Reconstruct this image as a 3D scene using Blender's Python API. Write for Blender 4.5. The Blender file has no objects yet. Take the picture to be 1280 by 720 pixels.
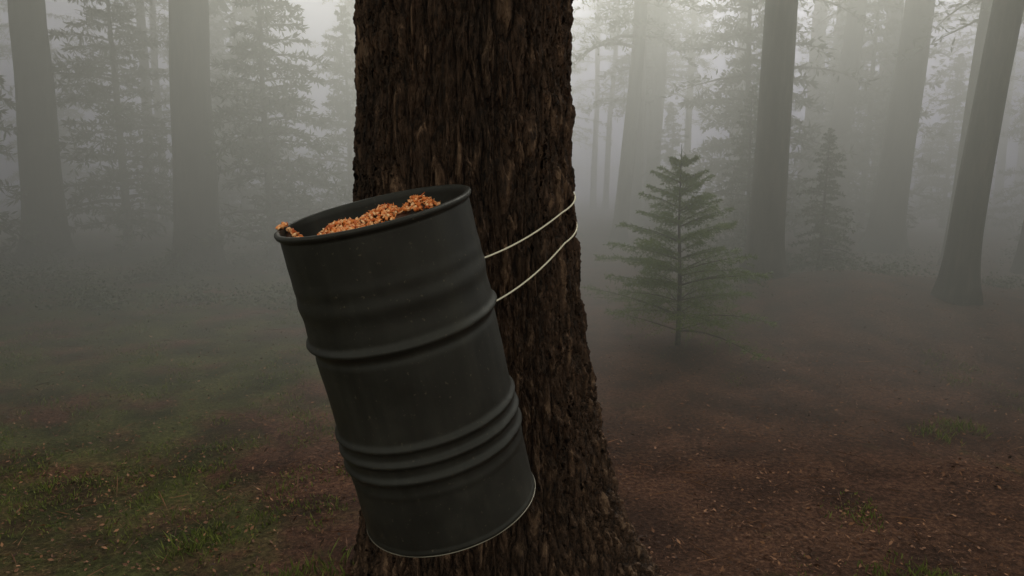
import bpy, math, random
import numpy as np
from mathutils import Vector, Matrix, noise as mn
random.seed(4); rng=np.random.default_rng(4)
sc=bpy.context.scene
sc.view_settings.view_transform='Standard'; sc.view_settings.look='None'; sc.view_settings.exposure=0

# ---------- helpers ----------
def newmat(name):
    m=bpy.data.materials.new(name); m.use_nodes=True
    nt=m.node_tree; nt.nodes.clear()
    o=nt.nodes.new('ShaderNodeOutputMaterial'); b=nt.nodes.new('ShaderNodeBsdfPrincipled')
    nt.links.new(b.outputs[0],o.inputs[0]); return m,nt,b,o
def N(nt,t,**k):
    n=nt.nodes.new(t)
    for a,v in k.items():
        if a in n.inputs: n.inputs[a].default_value=v
        else: setattr(n,a,v)
    return n
def ramp(nt,stops,interp='LINEAR'):
    r=nt.nodes.new('ShaderNodeValToRGB'); r.color_ramp.interpolation=interp
    e=r.color_ramp.elements
    while len(e)<len(stops): e.new(0.5)
    for i,(p,c) in enumerate(stops):
        e[i].position=p; e[i].color=(c[0],c[1],c[2],1) if hasattr(c,'__len__') else (c,c,c,1)
    return r
def coords(nt,scale=(1,1,1)):
    tc=nt.nodes.new('ShaderNodeTexCoord'); mp=nt.nodes.new('ShaderNodeMapping')
    mp.inputs['Scale'].default_value=scale
    nt.links.new(tc.outputs['Object'],mp.inputs[0]); return mp
def mesh_from(name,V,F,mat=None,smooth=False):
    me=bpy.data.meshes.new(name)
    V=np.asarray(V,dtype=np.float32).reshape(-1,3); F=np.asarray(F,dtype=np.int32)
    k=F.shape[1]
    me.vertices.add(len(V)); me.vertices.foreach_set('co',V.ravel())
    me.loops.add(F.size); me.loops.foreach_set('vertex_index',F.ravel())
    me.polygons.add(len(F)); me.polygons.foreach_set('loop_start',np.arange(0,F.size,k,dtype=np.int32))
    me.polygons.foreach_set('use_smooth',np.full(len(F),smooth))
    me.update(calc_edges=True); me.validate()
    if mat: me.materials.append(mat)
    return me
def add(name,me,parent=None,loc=None,rot=None,scale=None):
    o=bpy.data.objects.new(name,me); sc.collection.objects.link(o)
    if parent: o.parent=parent
    if loc is not None:o.location=loc
    if rot is not None:o.rotation_euler=rot
    if scale is not None:o.scale=scale
    return o
def grid_faces(nr,nc,wrap=True):
    i=np.arange(nr-1)[:,None]; j=np.arange(nc if wrap else nc-1)[None,:]; j2=(j+1)%nc
    return np.stack([i*nc+j,i*nc+j2,(i+1)*nc+j2,(i+1)*nc+j],-1).reshape(-1,4)
def diamonds(P0,P1,W,Nrm=None):
    d=P1-P0
    if Nrm is None: Nrm=rng.normal(size=P0.shape)
    s=np.cross(d,Nrm); s/= (np.linalg.norm(s,axis=1,keepdims=True)+1e-9)
    m=P0+d*0.45; W=np.asarray(W).reshape(-1,1)
    V=np.stack([P0,m+s*W,P1,m-s*W],1).reshape(-1,3)
    return V,np.arange(len(V)).reshape(-1,4)

# ---------- materials ----------
def bark_mat(name,scale,amp,cols,vs=.26):
    m,nt,b,o=newmat(name); L=nt.links
    mp=coords(nt,(scale,scale,scale*vs))
    n0=N(nt,'ShaderNodeTexNoise',Scale=0.9,Detail=4.0); L.new(mp.outputs[0],n0.inputs['Vector'])
    sub=N(nt,'ShaderNodeVectorMath',operation='SUBTRACT'); sub.inputs[1].default_value=(.5,.5,.5)
    L.new(n0.outputs['Color'],sub.inputs[0])
    sca=N(nt,'ShaderNodeVectorMath',operation='SCALE'); sca.inputs['Scale'].default_value=1.5; L.new(sub.outputs[0],sca.inputs[0])
    ad=N(nt,'ShaderNodeVectorMath',operation='ADD'); L.new(mp.outputs[0],ad.inputs[0]); L.new(sca.outputs[0],ad.inputs[1])
    v=N(nt,'ShaderNodeTexVoronoi',feature='DISTANCE_TO_EDGE',Scale=1.0); L.new(ad.outputs[0],v.inputs['Vector'])
    r1=ramp(nt,[(0,0),(.10,.35),(.38,1)],'EASE'); L.new(v.outputs['Distance'],r1.inputs[0])
    n1=N(nt,'ShaderNodeTexNoise',Scale=4.0,Detail=8.0,Roughness=.7); L.new(ad.outputs[0],n1.inputs['Vector'])
    def mth(op,a,c):
        q=N(nt,'ShaderNodeMath',operation=op)
        for i,x in enumerate((a,c)):
            if isinstance(x,(int,float)): q.inputs[i].default_value=x
            else: L.new(x,q.inputs[i])
        return q.outputs[0]
    v2=N(nt,'ShaderNodeTexVoronoi',feature='DISTANCE_TO_EDGE',Scale=2.6); L.new(ad.outputs[0],v2.inputs['Vector'])
    r2=ramp(nt,[(0,0),(.25,1)]); L.new(v2.outputs['Distance'],r2.inputs[0])
    h=mth('ADD',mth('MULTIPLY',r1.outputs[0],.5),mth('ADD',mth('MULTIPLY',r2.outputs[0],.2),mth('MULTIPLY',n1.outputs['Fac'],.7)))
    cr=ramp(nt,cols); L.new(h,cr.inputs[0])
    n2=N(nt,'ShaderNodeTexNoise',Scale=.35,Detail=3.0); L.new(mp.outputs[0],n2.inputs['Vector'])
    hs=N(nt,'ShaderNodeHueSaturation'); L.new(cr.outputs[0],hs.inputs['Color'])
    rr=ramp(nt,[(.3,.6),(.7,1.3)]); L.new(n2.outputs['Fac'],rr.inputs[0]); L.new(rr.outputs[0],hs.inputs['Value'])
    L.new(hs.outputs[0],b.inputs['Base Color']); b.inputs['Roughness'].default_value=.8
    b.inputs['Specular IOR Level'].default_value=.3
    d=N(nt,'ShaderNodeDisplacement',Midlevel=.65,Scale=amp); L.new(h,d.inputs['Height']); L.new(d.outputs[0],o.inputs['Displacement'])
    m.displacement_method='BOTH'
    return m
bark_cols=[(.25,(.004,.0025,.0018)),(.5,(.030,.0165,.0105)),(.8,(.095,.054,.034)),(1,(.20,.125,.080))]
M_bark=bark_mat('conifer_bark',22,.054,bark_cols,.18)
M_bark2,nt,b,o=newmat('distant_bark'); mp=coords(nt,(11,11,1.6))
q=N(nt,'ShaderNodeTexNoise',Scale=1.6,Detail=4.0,Roughness=.65,Distortion=.4); nt.links.new(mp.outputs[0],q.inputs['Vector'])
r=ramp(nt,[(.3,(.006,.005,.004)),(.5,(.026,.021,.016)),(.72,(.075,.060,.045))]); nt.links.new(q.outputs['Fac'],r.inputs[0]); nt.links.new(r.outputs[0],b.inputs['Base Color'])
b.inputs['Roughness'].default_value=.9; b.inputs['Specular IOR Level'].default_value=.15
M_br,nt,b,o=newmat('branch_bark'); b.inputs['Base Color'].default_value=(.035,.028,.020,1); b.inputs['Roughness'].default_value=.9
def leafmat(name,c1,c2,c3,rough=.6,trans=0):
    m,nt,b,o=newmat(name); g=N(nt,'ShaderNodeNewGeometry')
    r=ramp(nt,[(0,c1),(.5,c2),(1,c3)]); nt.links.new(g.outputs['Random Per Island'],r.inputs[0])
    nt.links.new(r.outputs[0],b.inputs['Base Color']); b.inputs['Roughness'].default_value=rough
    b.inputs['Specular IOR Level'].default_value=.3
    if trans:
        t=N(nt,'ShaderNodeBsdfTranslucent'); nt.links.new(r.outputs[0],t.inputs[0])
        mx=N(nt,'ShaderNodeMixShader'); mx.inputs[0].default_value=trans
        nt.links.new(b.outputs[0],mx.inputs[1]); nt.links.new(t.outputs[0],mx.inputs[2]); nt.links.new(mx.outputs[0],o.inputs[0])
    return m
M_fol=leafmat('fir_needles',(.022,.036,.012),(.040,.060,.020),(.08,.10,.036))
M_fol2=leafmat('young_fir_needles',(.07,.11,.028),(.12,.17,.045),(.21,.25,.08),trans=.4)
M_grass=leafmat('grass_blades',(.05,.07,.014),(.10,.13,.026),(.18,.195,.048),trans=.35)
M_shrub=leafmat('shrub_leaves',(.025,.035,.010),(.045,.06,.018),(.075,.09,.03))
M_litter=leafmat('leaf_litter',(.03,.016,.010),(.12,.052,.027),(.28,.135,.07),.8,0)

# ---------- ground ----------
def gh(x,y):
    v=mn.noise(Vector((x*.35,y*.35,3)))*.10+mn.noise(Vector((x*1.3,y*1.3,7)))*.035
    f=min(1,max(0,(math.hypot(x+.1,y-2.9)-.8)/2.5))
    b=.34*math.exp(-((x-4.6)**2/5+(y-9.2)**2/3))
    return v*f+b
xs=np.unique(np.concatenate([-np.geomspace(6,150,40)[::-1],np.linspace(-6,6,200),np.geomspace(6,150,40)]))
ys=np.unique(np.concatenate([-np.geomspace(1,60,20)[::-1],np.linspace(-1,11,200),np.geomspace(11,250,50)]))
V=[(x,y,gh(x,y)) for y in ys for x in xs]
m,nt,b,o=newmat('forest_floor'); L=nt.links
mp=coords(nt); 
na=N(nt,'ShaderNodeTexNoise',Scale=38.0,Detail=7.0,Roughness=.75); L.new(mp.outputs[0],na.inputs['Vector'])
ra=ramp(nt,[(.30,(.014,.008,.005)),(.48,(.072,.033,.020)),(.60,(.13,.063,.037)),(.75,(.22,.12,.074))]); L.new(na.outputs['Fac'],ra.inputs[0])
nb=N(nt,'ShaderNodeTexNoise',Scale=1.1,Detail=5.0,Roughness=.65); L.new(mp.outputs[0],nb.inputs['Vector'])
sx=N(nt,'ShaderNodeSeparateXYZ'); L.new(mp.outputs[0],sx.inputs[0])
mr=N(nt,'ShaderNodeMapRange'); mr.inputs['From Min'].default_value=0; mr.inputs['From Max'].default_value=-2.2; mr.inputs['To Min'].default_value=-.10; mr.inputs['To Max'].default_value=.15
L.new(sx.outputs[0],mr.inputs[0])
ad=N(nt,'ShaderNodeMath',operation='ADD'); L.new(nb.outputs['Fac'],ad.inputs[0]); L.new(mr.outputs[0],ad.inputs[1])
rb=ramp(nt,[(.52,0),(.66,.8)]); L.new(ad.outputs[0],rb.inputs[0])
rg=ramp(nt,[(.3,(.014,.016,.005)),(.55,(.06,.073,.018)),(.75,(.12,.142,.036))]); L.new(na.outputs['Fac'],rg.inputs[0])
mx=N(nt,'ShaderNodeMix',data_type='RGBA'); L.new(rb.outputs[0],mx.inputs[0]); L.new(ra.outputs[0],mx.inputs[6]); L.new(rg.outputs[0],mx.inputs[7])
nv=N(nt,'ShaderNodeTexNoise',Scale=2.3,Detail=3.0); L.new(mp.outputs[0],nv.inputs['Vector']); rv=ramp(nt,[(.35,.55),(.65,1.3)]); L.new(nv.outputs['Fac'],rv.inputs[0])
hs=N(nt,'ShaderNodeHueSaturation'); L.new(mx.outputs[2],hs.inputs['Color']); L.new(rv.outputs[0],hs.inputs['Value'])
L.new(hs.outputs[0],b.inputs['Base Color']); b.inputs['Roughness'].default_value=.9; b.inputs['Specular IOR Level'].default_value=.15
bp=N(nt,'ShaderNodeBump',Distance=.035,Strength=1.0); L.new(na.outputs['Fac'],bp.inputs['Height']); L.new(bp.outputs[0],b.inputs['Normal'])
add('ground',mesh_from('ground',V,grid_faces(len(ys),len(xs),False),m,True))

# litter
n=80000
y=1.6+ (rng.random(n)**1.5)*8; x=(rng.random(n)*2-1)*(.5+y*.85)
z=np.array([gh(a,c) for a,c in zip(x,y)])
cl=np.array([mn.noise(Vector((a*2,c*2,1))) for a,c in zip(x,y)])
keep=(cl+rng.random(n)*.8)>.2; x,y,z=x[keep],y[keep],z[keep]; n=len(x)
a=rng.random(n)*6.28; ln=rng.uniform(.008,.032,n)
P0=np.stack([x,y,z+.004+rng.random(n)*.014],1); P1=P0+np.stack([np.cos(a)*ln,np.sin(a)*ln,rng.normal(0,.4,n)*ln],1)
nr=np.stack([rng.normal(0,.6,n),rng.normal(0,.6,n),np.ones(n)],1)
V,F=diamonds(P0,P1,np.where(rng.random(n)<.7,.0014,ln*.26),nr)
add('leaf_litter',mesh_from('leaf_litter',V,F,M_litter))
n=600; y=1.8+rng.random(n)*8; x=(rng.random(n)*2-1)*(.5+y*.8); z=np.array([gh(a,c) for a,c in zip(x,y)])
a=rng.random(n)*6.28; ln=rng.uniform(.06,.3,n)
P0=np.stack([x,y,z+.012],1);P1=P0+np.stack([np.cos(a)*ln,np.sin(a)*ln,rng.normal(0,.03,n)],1)
V,F=diamonds(P0,P1,.003,np.tile([0,0,1.],(n,1)));V2,F2=diamonds(P0,P1,.003,np.tile([1.,0.3,0],(n,1)))
add('fallen_twigs',mesh_from('fallen_twigs',np.concatenate([V,V2]),np.concatenate([F,F2+len(V)]),M_litter))

# grass tufts
P0=[];P1=[];W=[]
def tuft(x,y,nb,h,sp):
    for _ in range(nb):
        r=random.random()**.7*sp; t=random.random()*6.28
        px,py=x+r*math.cos(t),y+r*math.sin(t); hh=h*random.uniform(.4,1.1)
        P0.append((px,py,gh(px,py)-.003)); la=random.random()*6.28; le=hh*random.uniform(.2,1.0)
        P1.append((px+math.cos(la)*le,py+math.sin(la)*le,gh(px,py)+hh)); W.append(random.uniform(.0015,.0045))
for _ in range(9500):
    y=random.uniform(1.7,10.5); x=random.uniform(-.95*y-.5,.95*y+.5)
    m_=mn.noise(Vector((x*.9,y*.9,11)))*.8+mn.noise(Vector((x*3,y*3,2)))*.5+ (.24 if x<-.9 else -.22 if x>0 else -.05)
    if m_>.14+random.random()*.25 and math.hypot(x+.1,y-2.9)>.75: tuft(x,y,random.randint(6,20),random.uniform(.012,.042),.09)
for (tx,ty) in [(1.75,2.75),(1.95,2.8),(1.85,2.65),(-1.0,2.85),(.62,2.6),(-1.7,2.6),(-1.45,3.1),(-.85,2.95),(2.9,4.6),(3.1,4.7)]: 
    for k in range(5): tuft(tx+random.uniform(-.14,.14),ty+random.uniform(-.12,.12),26,.07,.10)
V,F=diamonds(np.array(P0),np.array(P1),W)
add('grass',mesh_from('grass',V,F,M_grass))

# low undergrowth
def shrub_pts(cx,cy,r,h,n,stalks=12):
    t=rng.random(stalks)*6.28; rr=rng.random(stalks)**.6*r
    ex=cx+np.cos(t)*rr; ey=cy+np.sin(t)*rr; ez=h*(1-.5*(rr/r)**2)*rng.uniform(.6,1.1,stalks)
    k=rng.integers(0,stalks,n); u=rng.random(n)**.6
    c=np.stack([cx+(ex[k]-cx)*u,cy+(ey[k]-cy)*u,gh(cx,cy)+ez[k]*u**.8],1)+rng.normal(0,.05+.05*h,(n,3))
    d=rng.normal(size=(n,3)); d[:,2]*=.5; d/=np.linalg.norm(d,axis=1,keepdims=True)
    c[:,2]=np.maximum(c[:,2],gh(cx,cy)+.01)
    ln=rng.uniform(.03,.06,n)[:,None]
    return c,c+d*ln,ln[:,0]*.25
S=[]
for _ in range(45):
    y=random.uniform(8.5,14); side=random.random()
    x=random.uniform(-1.0*y,-.22*y) if side<.75 else random.uniform(.3*y,1.0*y)
    h=random.uniform(.08,.25)*(1.0 if x<0 else .7)
    S.append(shrub_pts(x,y,random.uniform(.6,1.2),h,random.randint(500,900),random.randint(18,30)))
A=[np.concatenate([s[i] for s in S]) for i in range(3)]
V,F=diamonds(*A); add('undergrowth',mesh_from('undergrowth',V,F,M_shrub))

# ---------- conifers ----------
def cone_tube(P,R,seg=10):
    P=np.array(P,float);R=np.array(R,float);k=len(P)
    d=np.gradient(P,axis=0); d/=np.linalg.norm(d,axis=1,keepdims=True)
    up=np.where(np.abs(d[:,2:3])>.9,np.array([[1.,0,0]]),np.array([[0,0,1.]]))
    s=np.cross(d,up); s/=np.linalg.norm(s,axis=1,keepdims=True); t=np.cross(d,s)
    a=np.arange(seg)/seg*6.28318
    V=P[:,None]+R[:,None,None]*(s[:,None]*np.cos(a)[None,:,None]+t[:,None]*np.sin(a)[None,:,None])
    return V.reshape(-1,3),grid_faces(k,seg)
def conifer(H,z0,Lmax,nbr,ntw,nneed,droop,needle,width,rise=.15,gap=0.,whorl=0,pw=.8,bt=.02,fmax=1.5,jit=(.6,1.15)):
    BV=[];BF=[];off=0
    Q0=[];Q1=[];QW=[]
    for i in range(nbr):
        f=(i+rng.random())/nbr
        if whorl: f=max((round(f*whorl)+rng.normal(0,.12))/whorl,0)
        if f>fmax: continue
        f=min(f,.985)
        zz=z0+(H-z0)*f
        if rng.random()<gap: continue
        Lb=Lmax*((1-f)**pw+.02)*rng.uniform(*jit); az=i*2.4+rng.normal(0,.5)
        D=np.array([math.cos(az),math.sin(az),0]);Sd=np.array([-D[1],D[0],0]);Z=np.array([0,0,1.])
        bend=rng.normal(0,.12); dr=droop*rng.uniform(.5,1.5)
        def P(t): 
            t=np.asarray(t)[:,None]; return np.array([0,0,zz])+D*Lb*t+Sd*Lb*bend*t*t+Z*(rise*Lb*t*(1+1.5*f)-dr*Lb*t*t*(1-f*.6))
        tt=np.linspace(0,1,6); 
        bv,bf=cone_tube(P(tt),np.linspace(bt*Lb+.002,.0012,6),4); BV.append(bv);BF.append(bf+off);off+=len(bv)
        t=np.repeat(np.linspace(.12,1,ntw),2)+rng.normal(0,.02,ntw*2); sg=np.tile([1,-1],ntw)
        t=np.clip(t,.08,1); base=P(t)
        tl=Lb*.42*(1.14-t)**.7*rng.uniform(.5,1.25,len(t))
        ang=rng.uniform(.7,1.1,len(t))*(1.25-.5*t)
        td=D[None]*np.cos(ang)[:,None]+Sd[None]*(np.sin(ang)*sg)[:,None]; td[:,2]+=rng.normal(-.10,.18,len(t))
        tip=base+td*tl[:,None]
        Q0.append(base);Q1.append(tip);QW.append(np.full(len(t),width*.3))
        nn=max(3,int(nneed*(.35+.65*min(1,Lb/Lmax*1.3))))
        u=rng.random((len(t),nn)); c=base[:,None]+(tip-base)[:,None]*u[...,None]
        nd=td[:,None]*.7+rng.normal(0,.55,(len(t),nn,3)); nd/=np.linalg.norm(nd,axis=2,keepdims=True)
        ln=needle*rng.uniform(.6,1.3,(len(t),nn,1))*(.55+.45*min(1,Lb/Lmax*1.5))
        Q0.append((c).reshape(-1,3));Q1.append((c+nd*ln).reshape(-1,3));QW.append(np.full(u.size,width))
    V,F=diamonds(np.concatenate(Q0),np.concatenate(Q1),np.concatenate(QW))
    return V,F,np.concatenate(BV),np.concatenate(BF)
def trunk_mesh(name,H,r,mat,lean=0,seg=24,r1=.45):
    zs=np.concatenate([np.linspace(-.3,1.2,14),np.linspace(1.5,H,22)]); a=np.arange(seg)/seg*2*math.pi
    sd=rng.random()*50; ph=rng.random(3)*6
    V=[]
    for z in zs:
        R=r*(1-(1-r1)*max(z,0)/H)*(1+.45*math.exp(-max(z,0)/.28))
        ox=mn.noise(Vector((z*.25,sd,0)))*.14; oy=mn.noise(Vector((z*.25,0,sd)))*.14
        for t in a:
            q=1+.10*mn.noise(Vector((math.cos(t)*2,math.sin(t)*2,z*.8+sd)))+.12*math.exp(-max(z,0)/.3)*math.sin(4*t+ph[0])
            V.append((ox+R*q*math.cos(t),oy+R*q*math.sin(t),z))
    return mesh_from(name,V,grid_faces(len(zs),seg),mat,True)
crowns=[]
for k in range(4):
    V,F,BV,BF=conifer(11.5,[3.2,4.2,2.8,5.2][k],1.9,52,9,6,.45,.14,.021,gap=.2)
    crowns.append((mesh_from('crown',V,F,M_fol),mesh_from('branches',BV,BF,M_br)))
V,F,BV,BF=conifer(11.5,5.6,3.0,60,8,6,.35,.30,.075,gap=.05)  # denser crown above the frame, shaped to shut out skylight
crowns.append((mesh_from('crown',V,F,M_fol),mesh_from('branches',BV,BF,M_br)))
firs=[]
for k in range(3):
    V,F,BV,BF=conifer(5,.3,1.3,115,10,9,.42,.12,.015,rise=.15,gap=.12,jit=(.4,1.25))
    firs.append((mesh_from('needles',V,F,M_fol),mesh_from('branches',BV,BF,M_br)))
def pine(x,y,r,lean,k,H=11.5,parent=None,crown=True,leany=0):
    e=add('pine_tree',None,parent,(x,y,gh(x,y) if y<30 else 0),(leany,lean,0))
    add('trunk',trunk_mesh('trunk',H,r,M_bark2),e)
    if crown:
        rz=random.random()*6.28; s=H/11.5
        add('crown',crowns[k][0],e,(0,0,0),(0,0,rz),(s,s,s)); add('branches',crowns[k][1],e,(0,0,0),(0,0,rz),(s,s,s))
    return e
T=[(-9.1,14,.38,.03,4),(-9.0,18,.13,.03,0),(-9.6,20,.11,.02,2),(-5.4,12.3,.37,.04,4),(3.37,9.6,.235,.022,3),(5.07,8.1,.17,.065,3),
(2.4,16,.17,.06,1),(3.9,20,.2,.02,0),(7.3,24,.26,.02,2),(9.5,22,.3,.02,1),(7.8,17.5,.26,.03,3),(7.6,14.6,.33,.06,3),(7.65,12.5,.11,.05,1),
(12.4,20,.16,.03,0),(8.3,11.6,.1,.06,1),(-2.9,19,.2,.01,2),(-12.5,16,.3,.02,0),(5.2,14.5,.10,.03,0),(-6.9,16,.10,.0,2),
(-6.2,5.2,.3,0,4),(-8.6,8.6,.3,0,4),(-5.2,2.2,.3,0,4),(-12,11.5,.3,0,4),(7.6,6.2,.3,0,4),(12.5,11.5,.3,0,4)]  # unseen trees beyond both frame edges, added to block light and darken the sides
for (x,y,r,l,k) in T: pine(x,y,r,l,k)
def fir(x,y,H,k,rz=0,parent=None):
    e=add('fir_tree',None,parent,(x,y,gh(x,y) if y<30 else 0)); s=H/5
    add('trunk',trunk_mesh('trunk',H*.98,.012*H+.01,M_bark2,seg=10,r1=.1),e)
    add('needles',firs[k][0],e,(0,0,0),(0,0,rz),(s,s,s)); add('branches',firs[k][1],e,(0,0,0),(0,0,rz),(s,s,s))
for a in [(-4.4,13.2,6.2,0,0),(-8.0,15,7.0,1,1),(4.9,15.5,7.5,2,2),(8.9,18.5,7.5,0,3),(4.5,10.4,2.1,2,1),(3.9,12,3.0,0,2),(10.5,13,4.0,1,1),(.5,17,3.6,0,2),(-6.6,18,7.5,2,1),(-10.3,12.4,7.5,2,4),(-3.6,16,5.0,1,3)]: fir(*a)
df=add('distant_forest',None)
rs=random.Random(9)
for _ in range(36):
    y=rs.uniform(19,30); x=rs.uniform(-.85*y,.85*y)
    e=pine(x,y,rs.uniform(.1,.32),rs.uniform(-.02,.04),rs.randrange(4),rs.uniform(9.5,13),df,crown=(_%4!=0))
for _ in range(8):
    y=rs.uniform(18,25); x=rs.uniform(-.85*y,.85*y); fir(x,y,rs.uniform(2.5,6),rs.randrange(3),rs.random()*6,df)

# young fir (hero)
e=add('young_fir_tree',None,None,(1.60,6.75,gh(1.6,6.75)),(0,-.02,0))
V,F,BV,BF=conifer(1.86,.14,.92,96,15,24,.19,.036,.0031,rise=.26,whorl=12,pw=.85,bt=.008,fmax=.93,jit=(.55,1.15))
V3,F3=diamonds(np.array([[0,0,1.45+.02*i] for i in range(20)]),np.array([[rng.normal(0,.02),rng.normal(0,.02),1.49+.021*i] for i in range(20)]),.003)
add('needles',mesh_from('needles',np.concatenate([V,V3]),np.concatenate([F,F3+len(V)]),M_fol2),e); add('branches',mesh_from('branches',BV,BF,M_br),e)
tv,tf=cone_tube([(0,0,-.1),(.01,0,.6),(-.01,0,1.2),(0,0,1.9)],[.028,.02,.011,.002],10)
add('trunk',mesh_from('trunk',tv,tf,M_br,True),e)

# ---------- main trunk ----------
nt_=760
zs=np.concatenate([np.linspace(-.35,3.0,900),np.linspace(3.1,12,60)])
a=np.arange(nt_)/nt_*2*math.pi
zp=[-.4,0,.2,.438,.80,1.148,1.645,2.41,12]
cx=np.interp(zs,zp,[-.00,-.03,-.07,-.108,-.14,-.165,-.194,-.187,-.15])
rx=np.interp(zs,zp,[.68,.63,.58,.530,.484,.448,.425,.400,.30])
ry=np.interp(zs,zp,[.62,.56,.49,.45,.43,.42,.415,.400,.30])
def sm(v): 
    k=np.ones(61)/61; w=np.pad(v[:900],30,mode='edge'); o=v.copy(); o[:900]=np.convolve(w,k,'valid'); return o
cx,rx,ry=sm(cx),sm(rx),sm(ry)
fl=np.exp(-np.clip(zs+.1,0,None)/.22)
lob=sum(A_*np.exp(-(((a-c+math.pi)%(2*math.pi)-math.pi)/w)**2) for A_,c,w in [(.40,-.35,.28),(.22,-1.25,.25),(.2,-2.15,.28),(.24,3.0,.3),(.2,.7,.3),(.25,1.6,.3),(.2,2.3,.25)])
flut=.012*np.sin(5*a+1)+.008*np.sin(9*a+2)
K=1+fl[:,None]*(lob[None]-.05)+flut[None]
X=cx[:,None]+rx[:,None]*K*np.cos(a)[None]; Y=2.93+ry[:,None]*K*np.sin(a)[None]; Z=np.repeat(zs[:,None],nt_,1)
big=add('large_pine_tree',None)
add('trunk',mesh_from('trunk',np.stack([X,Y,Z],-1),grid_faces(len(zs),nt_),M_bark,True),big)
add('crown',crowns[3][0],big,(-.15,2.93,.8),(0,0,1),(1,1,1)); add('branches',crowns[3][1],big,(-.15,2.93,.8),(0,0,1),(1,1,1))

# ---------- barrel ----------
top=Vector((-.4075,2.128,1.6595)); bot=Vector((-.203,2.240,.688)); Lb=(top-bot).length
zax=(top-bot).normalized(); xax=Vector((1,0,0)); xax=(xax-zax*xax.dot(zax)).normalized(); yax=zax.cross(xax)
MB=Matrix((xax,yax,zax)).transposed().to_4x4(); MB.translation=bot
R0=.282
def prof(z):
    t=1-z/Lb; r=R0
    for (c,w,h) in [(.345,.013,.014),(.315,.03,.003),(.225,.026,.0050),(.165,.02,.002),(.645,.011,.011),(.695,.011,.0115),(.75,.012,.0105),(.80,.012,.002)]:
        r+=h*math.exp(-((t-c)/w)**2)
    r-=.004*math.exp(-((t-.375)/.012)**2)
    return r
pz=[];pr=[]
for r,z in [(0,.012),(R0-.012,.012),(R0-.008,.0),(R0+.001,-.002),(R0+.0035,.002),(R0+.0035,.010),(R0+.0005,.015)]: pz.append(z);pr.append(r)
for z in np.linspace(.022,Lb-.026,240): pz.append(z);pr.append(prof(z))
for r,z in [(R0-.001,Lb-.020),(R0+.005,Lb-.0165),(R0+.0095,Lb-.012),(R0+.0115,Lb-.006),(R0+.0100,Lb-.001),(R0+.004,Lb+.002),(R0-.003,Lb+.001),(R0-.007,Lb-.005),(R0-.008,Lb-.02),(R0-.010,Lb-.3),(0,Lb-.3)]: pz.append(z);pr.append(r)
nb=192; A2=np.arange(nb)/nb*2*math.pi
Vb=[]
for r,z in zip(pr,pz):
    for t in A2:
        q=r+(.0034*mn.noise(Vector((math.cos(t)*1.6,math.sin(t)*1.6,z*3)))+.0018*mn.noise(Vector((math.cos(t)*5,math.sin(t)*5,z*9))) if r>.1 else 0)
        Vb.append((q*math.cos(t),q*math.sin(t),z))
m,nt,b,o=newmat('barrel_paint'); L=nt.links
mp=coords(nt)
n1=N(nt,'ShaderNodeTexNoise',Scale=5.0,Detail=8.0,Roughness=.65); L.new(mp.outputs[0],n1.inputs['Vector'])
mp2=coords(nt,(22,22,1.6)); n2=N(nt,'ShaderNodeTexNoise',Scale=1.0,Detail=6.0,Roughness=.6); L.new(mp2.outputs[0],n2.inputs['Vector'])
r1=ramp(nt,[(.3,(.012,.0118,.0103)),(.55,(.0175,.0172,.015)),(.75,(.029,.028,.0235))]); L.new(n1.outputs['Fac'],r1.inputs[0])
r2=ramp(nt,[(.5,0),(.8,.3)]); L.new(n2.outputs['Fac'],r2.inputs[0])
mx=N(nt,'ShaderNodeMix',data_type='RGBA'); mx.inputs[7].default_value=(.05,.046,.038,1); L.new(r2.outputs[0],mx.inputs[0]); L.new(r1.outputs[0],mx.inputs[6])
sp=N(nt,'ShaderNodeTexNoise',Scale=90.0,Detail=4.0); L.new(mp.outputs[0],sp.inputs['Vector']); rsp=ramp(nt,[(.66,0),(.72,.6)]); L.new(sp.outputs['Fac'],rsp.inputs[0])
mx2=N(nt,'ShaderNodeMix',data_type='RGBA'); mx2.inputs[7].default_value=(.09,.075,.055,1); L.new(rsp.outputs[0],mx2.inputs[0]); L.new(mx.outputs[2],mx2.inputs[6])
L.new(mx2.outputs[2],b.inputs['Base Color'])
rr=ramp(nt,[(.3,.42),(.7,.64)]); L.new(n1.outputs['Fac'],rr.inputs[0]); L.new(rr.outputs[0],b.inputs['Roughness'])
b.inputs['Specular IOR Level'].default_value=.32
bp=N(nt,'ShaderNodeBump',Distance=.0018,Strength=.6); L.new(n1.outputs['Fac'],bp.inputs['Height']); L.new(bp.outputs[0],b.inputs['Normal'])
barrel=add('oil_drum',None); barrel.matrix_world=MB
add('body',mesh_from('body',Vb,grid_faces(len(pr),nb),m,True),barrel)
M_steel,nt,b,o=newmat('worn_steel'); b.inputs['Base Color'].default_value=(.25,.23,.19,1); b.inputs['Metallic'].default_value=.6; b.inputs['Roughness'].default_value=.45
def ring(name,R,z,r,mat,seg=200):
    Vv=[];k=8
    for t in np.arange(seg)/seg*2*math.pi:
        for u in np.arange(k)/k*2*math.pi: Vv.append(((R+r*math.cos(u))*math.cos(t),(R+r*math.cos(u))*math.sin(t),z+r*math.sin(u)))
    F=[]
    for i in range(seg):
        for j in range(k): F.append((i*k+j,((i+1)%seg)*k+j,((i+1)%seg)*k+(j+1)%k,i*k+(j+1)%k))
    return add(name,mesh_from(name,Vv,F,mat,True),barrel)
ring('bottom_chime',R0+.0036,-.0005,.0016,M_steel)

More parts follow.
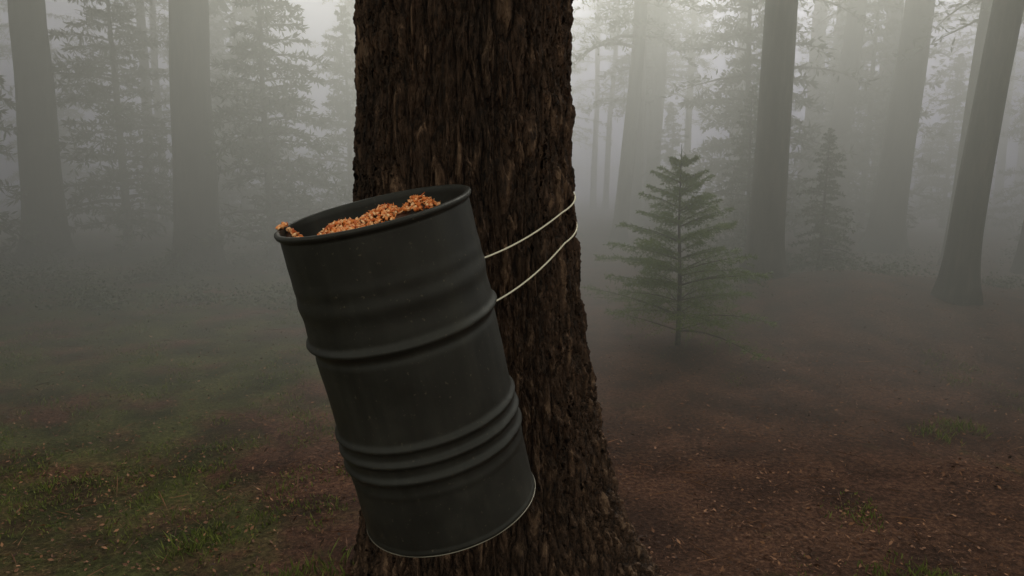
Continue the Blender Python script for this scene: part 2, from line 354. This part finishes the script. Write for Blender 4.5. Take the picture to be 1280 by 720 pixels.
# food scraps in the drum
M_food=leafmat('food_scraps',(.45,.08,.015),(.85,.27,.07),(.95,.60,.32),.35,0)
M_soil,nt,b,o=newmat('dark_contents'); 
mpp=coords(nt); q=N(nt,'ShaderNodeTexNoise',Scale=40.0,Detail=6.0); nt.links.new(mpp.outputs[0],q.inputs['Vector'])
rq=ramp(nt,[(.35,(.01,.006,.004)),(.7,(.10,.03,.012))]); nt.links.new(q.outputs['Fac'],rq.inputs[0]); nt.links.new(rq.outputs[0],b.inputs['Base Color'])
def fh(x,y):
    h=-.060
    for cx_,cy_,s,A_ in [(-.13,-.02,.06,.036),(.01,.05,.065,.048),(.12,.11,.055,.054),(-.07,-.14,.06,.036),(-.27,.0,.035,.056),(-.06,-.02,.08,.018)]:
        h+=A_*math.exp(-((x-cx_)**2+(y-cy_)**2)/s**2)
    return min(h,-.006)+.014*mn.noise(Vector((x*16,y*16,0)))
Vf=[];nr=50;na=90
for i in range(nr):
    r=(R0-.0095)*i/(nr-1)
    for j in range(na):
        t=j/na*2*math.pi; Vf.append((r*math.cos(t),r*math.sin(t),Lb+fh(r*math.cos(t),r*math.sin(t))-.008))
add('contents_surface',mesh_from('contents_surface',Vf,grid_faces(nr,na),M_soil,True),barrel)
ico=[(0,0,-1),(.72,-.53,-.45),(-.28,-.85,-.45),(-.89,0,-.45),(-.28,.85,-.45),(.72,.53,-.45),(.28,-.85,.45),(-.72,-.53,.45),(-.72,.53,.45),(.28,.85,.45),(.89,0,.45),(0,0,1)]
icf=[(0,1,2),(1,0,5),(0,2,3),(0,3,4),(0,4,5),(1,5,10),(2,1,6),(3,2,7),(4,3,8),(5,4,9),(1,10,6),(2,6,7),(3,7,8),(4,8,9),(5,9,10),(6,10,11),(7,6,11),(8,7,11),(9,8,11),(10,9,11)]
Vq=[];Fq=[];c=0
for _ in range(4200):
    x=random.uniform(-.29,.24);y=random.uniform(-.24,.24)
    rr_=math.hypot(x,y)
    if rr_>R0-.016 and not (x<-.2 and rr_<R0+.004 and random.random()<.5): continue
    h=fh(x,y)
    if h<-.040+random.uniform(-.006,.006): continue
    if rr_>R0-.016: h=.006
    k=random.random(); s=Vector((random.uniform(.005,.013),random.uniform(.004,.009),random.uniform(.003,.006)))
    if k<.35: s=Vector((random.uniform(.010,.022),.0024,.002))
    rot=Matrix.Rotation(random.random()*6.28,3,'Z')@Matrix.Rotation(random.gauss(0,.5),3,'Y')@Matrix.Rotation(random.random()*6,3,'X')
    for v in ico:
        p=Vector(v)*random.uniform(.7,1.15); p=rot@Vector((p.x*s.x,p.y*s.y,p.z*s.z)); Vq.append((x+p.x,y+p.y,Lb+h+random.uniform(0,.004)+p.z))
    Fq+= [(f[0]+c,f[1]+c,f[2]+c) for f in icf]; c+=12
add('food_scraps',mesh_from('food_scraps',Vq,Fq,M_food,True),barrel)

# ---------- rope ----------
M_rope,nt,b,o=newmat('rope_fibre'); b.inputs['Base Color'].default_value=(.72,.68,.56,1); b.inputs['Roughness'].default_value=.85
cu=bpy.data.curves.new('rope','CURVE'); cu.dimensions='3D'; cu.bevel_depth=.0016; cu.bevel_resolution=2; cu.materials.append(M_rope)
tcx,tcy=-.190,2.93
def rope_path(tb,z_tan,z_back,sag,TR):
    c=top+(bot-top)*tb
    Rr=R0+.006
    S1=c+xax*Rr*math.cos(.35)+yax*Rr*math.sin(.35); S2=c-xax*Rr*math.cos(.5)+yax*Rr*math.sin(.5)
    def tang(S,sgn):
        dx,dy=S.x-tcx,S.y-tcy; d=math.hypot(dx,dy); return math.atan2(dy,dx)+sgn*math.acos(min(1,TR/d))
    a1=tang(S1,1); a2=tang(S2,-1)
    if a2<a1: a2+=2*math.pi
    pts=[]
    for ph in np.linspace(1.1,.35,8): pts.append(c+xax*Rr*math.cos(ph)+yax*Rr*math.sin(ph))
    Pt=Vector((tcx+TR*math.cos(a1),tcy+TR*math.sin(a1),z_tan-.03))
    for u in np.linspace(0.03,1,40): p=S1.lerp(Pt,u); p.z-=sag*4*u*(1-u); pts.append(p)
    am=a2-a1
    for u in np.linspace(0.015,1,120):
        an=a1+am*u
        zz=z_tan-.03+ (z_back-z_tan+.03)*math.sin(min(1,u*2.2)*math.pi/2) if u<.5 else z_back+(S2.z-z_back)*((u-.5)*2)*.7
        pts.append(Vector((tcx+TR*math.cos(an),tcy+TR*math.sin(an),zz)))
    Pe=pts[-1].copy()
    for u in np.linspace(.05,1,20): pts.append(Pe.lerp(S2,u))
    return pts
def resample(pts,step):
    out=[pts[0]];acc=0
    for p,q in zip(pts[:-1],pts[1:]):
        d=(q-p).length
        if d<1e-7: continue
        t=step-acc
        while t<=d: out.append(p.lerp(q,t/d)); t+=step
        acc=(acc+d)%step
    return out
for args in [(.235,1.64,1.72,.016,.444),(.385,1.525,1.61,.022,.453)]:
    pts=resample(rope_path(*args),.002)
    for s in range(3):
        spn=cu.splines.new('POLY'); spn.points.add(len(pts)-1)
        for i,p in enumerate(pts):
            d=(pts[min(i+1,len(pts)-1)]-pts[max(i-1,0)]).normalized(); u=d.cross(Vector((0,0,1))).normalized(); w=d.cross(u)
            an=i*.002/.018*2*math.pi+s*2.094
            q=p+(u*math.cos(an)+w*math.sin(an))*.0016
            spn.points[i].co=(q.x,q.y,q.z,1)
add('rope',cu)

# ---------- fog ----------
fm=bpy.data.materials.new('fog'); fm.use_nodes=True; nt=fm.node_tree; nt.nodes.clear()
o=nt.nodes.new('ShaderNodeOutputMaterial'); vs=nt.nodes.new('ShaderNodeVolumeScatter')
vs.inputs['Color'].default_value=(.97,.97,.85,1); vs.inputs['Density'].default_value=.12; vs.inputs['Anisotropy'].default_value=.5
nt.links.new(vs.outputs[0],o.inputs['Volume'])
x0,x1,y0,y1,z0,z1=-40,40,4.0,40,-1.5,7.5
Vx=[(x,y,z) for x in (x0,x1) for y in (y0,y1) for z in (z0,z1)]
add('fog',mesh_from('fog',Vx,[(0,1,3,2),(4,6,7,5),(0,4,5,1),(2,3,7,6),(0,2,6,4),(1,5,7,3)],fm))

# ---------- light ----------
w=bpy.data.worlds.new('World'); sc.world=w; w.use_nodes=True; nt=w.node_tree; nt.nodes.clear()
o=nt.nodes.new('ShaderNodeOutputWorld'); bg=nt.nodes.new('ShaderNodeBackground'); sk=nt.nodes.new('ShaderNodeTexSky')
sk.sky_type='NISHITA'; sk.sun_disc=False; el,az=math.radians(40),math.radians(20)
sk.sun_elevation=el; sk.sun_rotation=az; sk.dust_density=4
hs=nt.nodes.new('ShaderNodeHueSaturation'); hs.inputs['Saturation'].default_value=0
tn=nt.nodes.new('ShaderNodeMix'); tn.data_type='RGBA'; tn.blend_type='MULTIPLY'; tn.inputs[0].default_value=1; tn.inputs[7].default_value=(1,.99,.83,1)
nt.links.new(sk.outputs[0],hs.inputs['Color']); nt.links.new(hs.outputs[0],tn.inputs[6]); nt.links.new(tn.outputs[2],bg.inputs[0]); nt.links.new(bg.outputs[0],o.inputs[0]); bg.inputs[1].default_value=.25
sl=bpy.data.lights.new('sun','SUN'); sl.energy=3.4; sl.angle=math.radians(20); sl.color=(1,.97,.80)
so=add('sun',sl)
sd=Vector((math.sin(az)*math.cos(el),math.cos(az)*math.cos(el),math.sin(el)))
so.rotation_euler=sd.to_track_quat('Z','Y').to_euler()

cam=bpy.data.cameras.new('camera'); cam.lens=25.3; cam.sensor_width=36; cam.clip_end=600
co=add('camera',cam,None,(0,0,1.8),(math.radians(80),0,0)); sc.camera=co
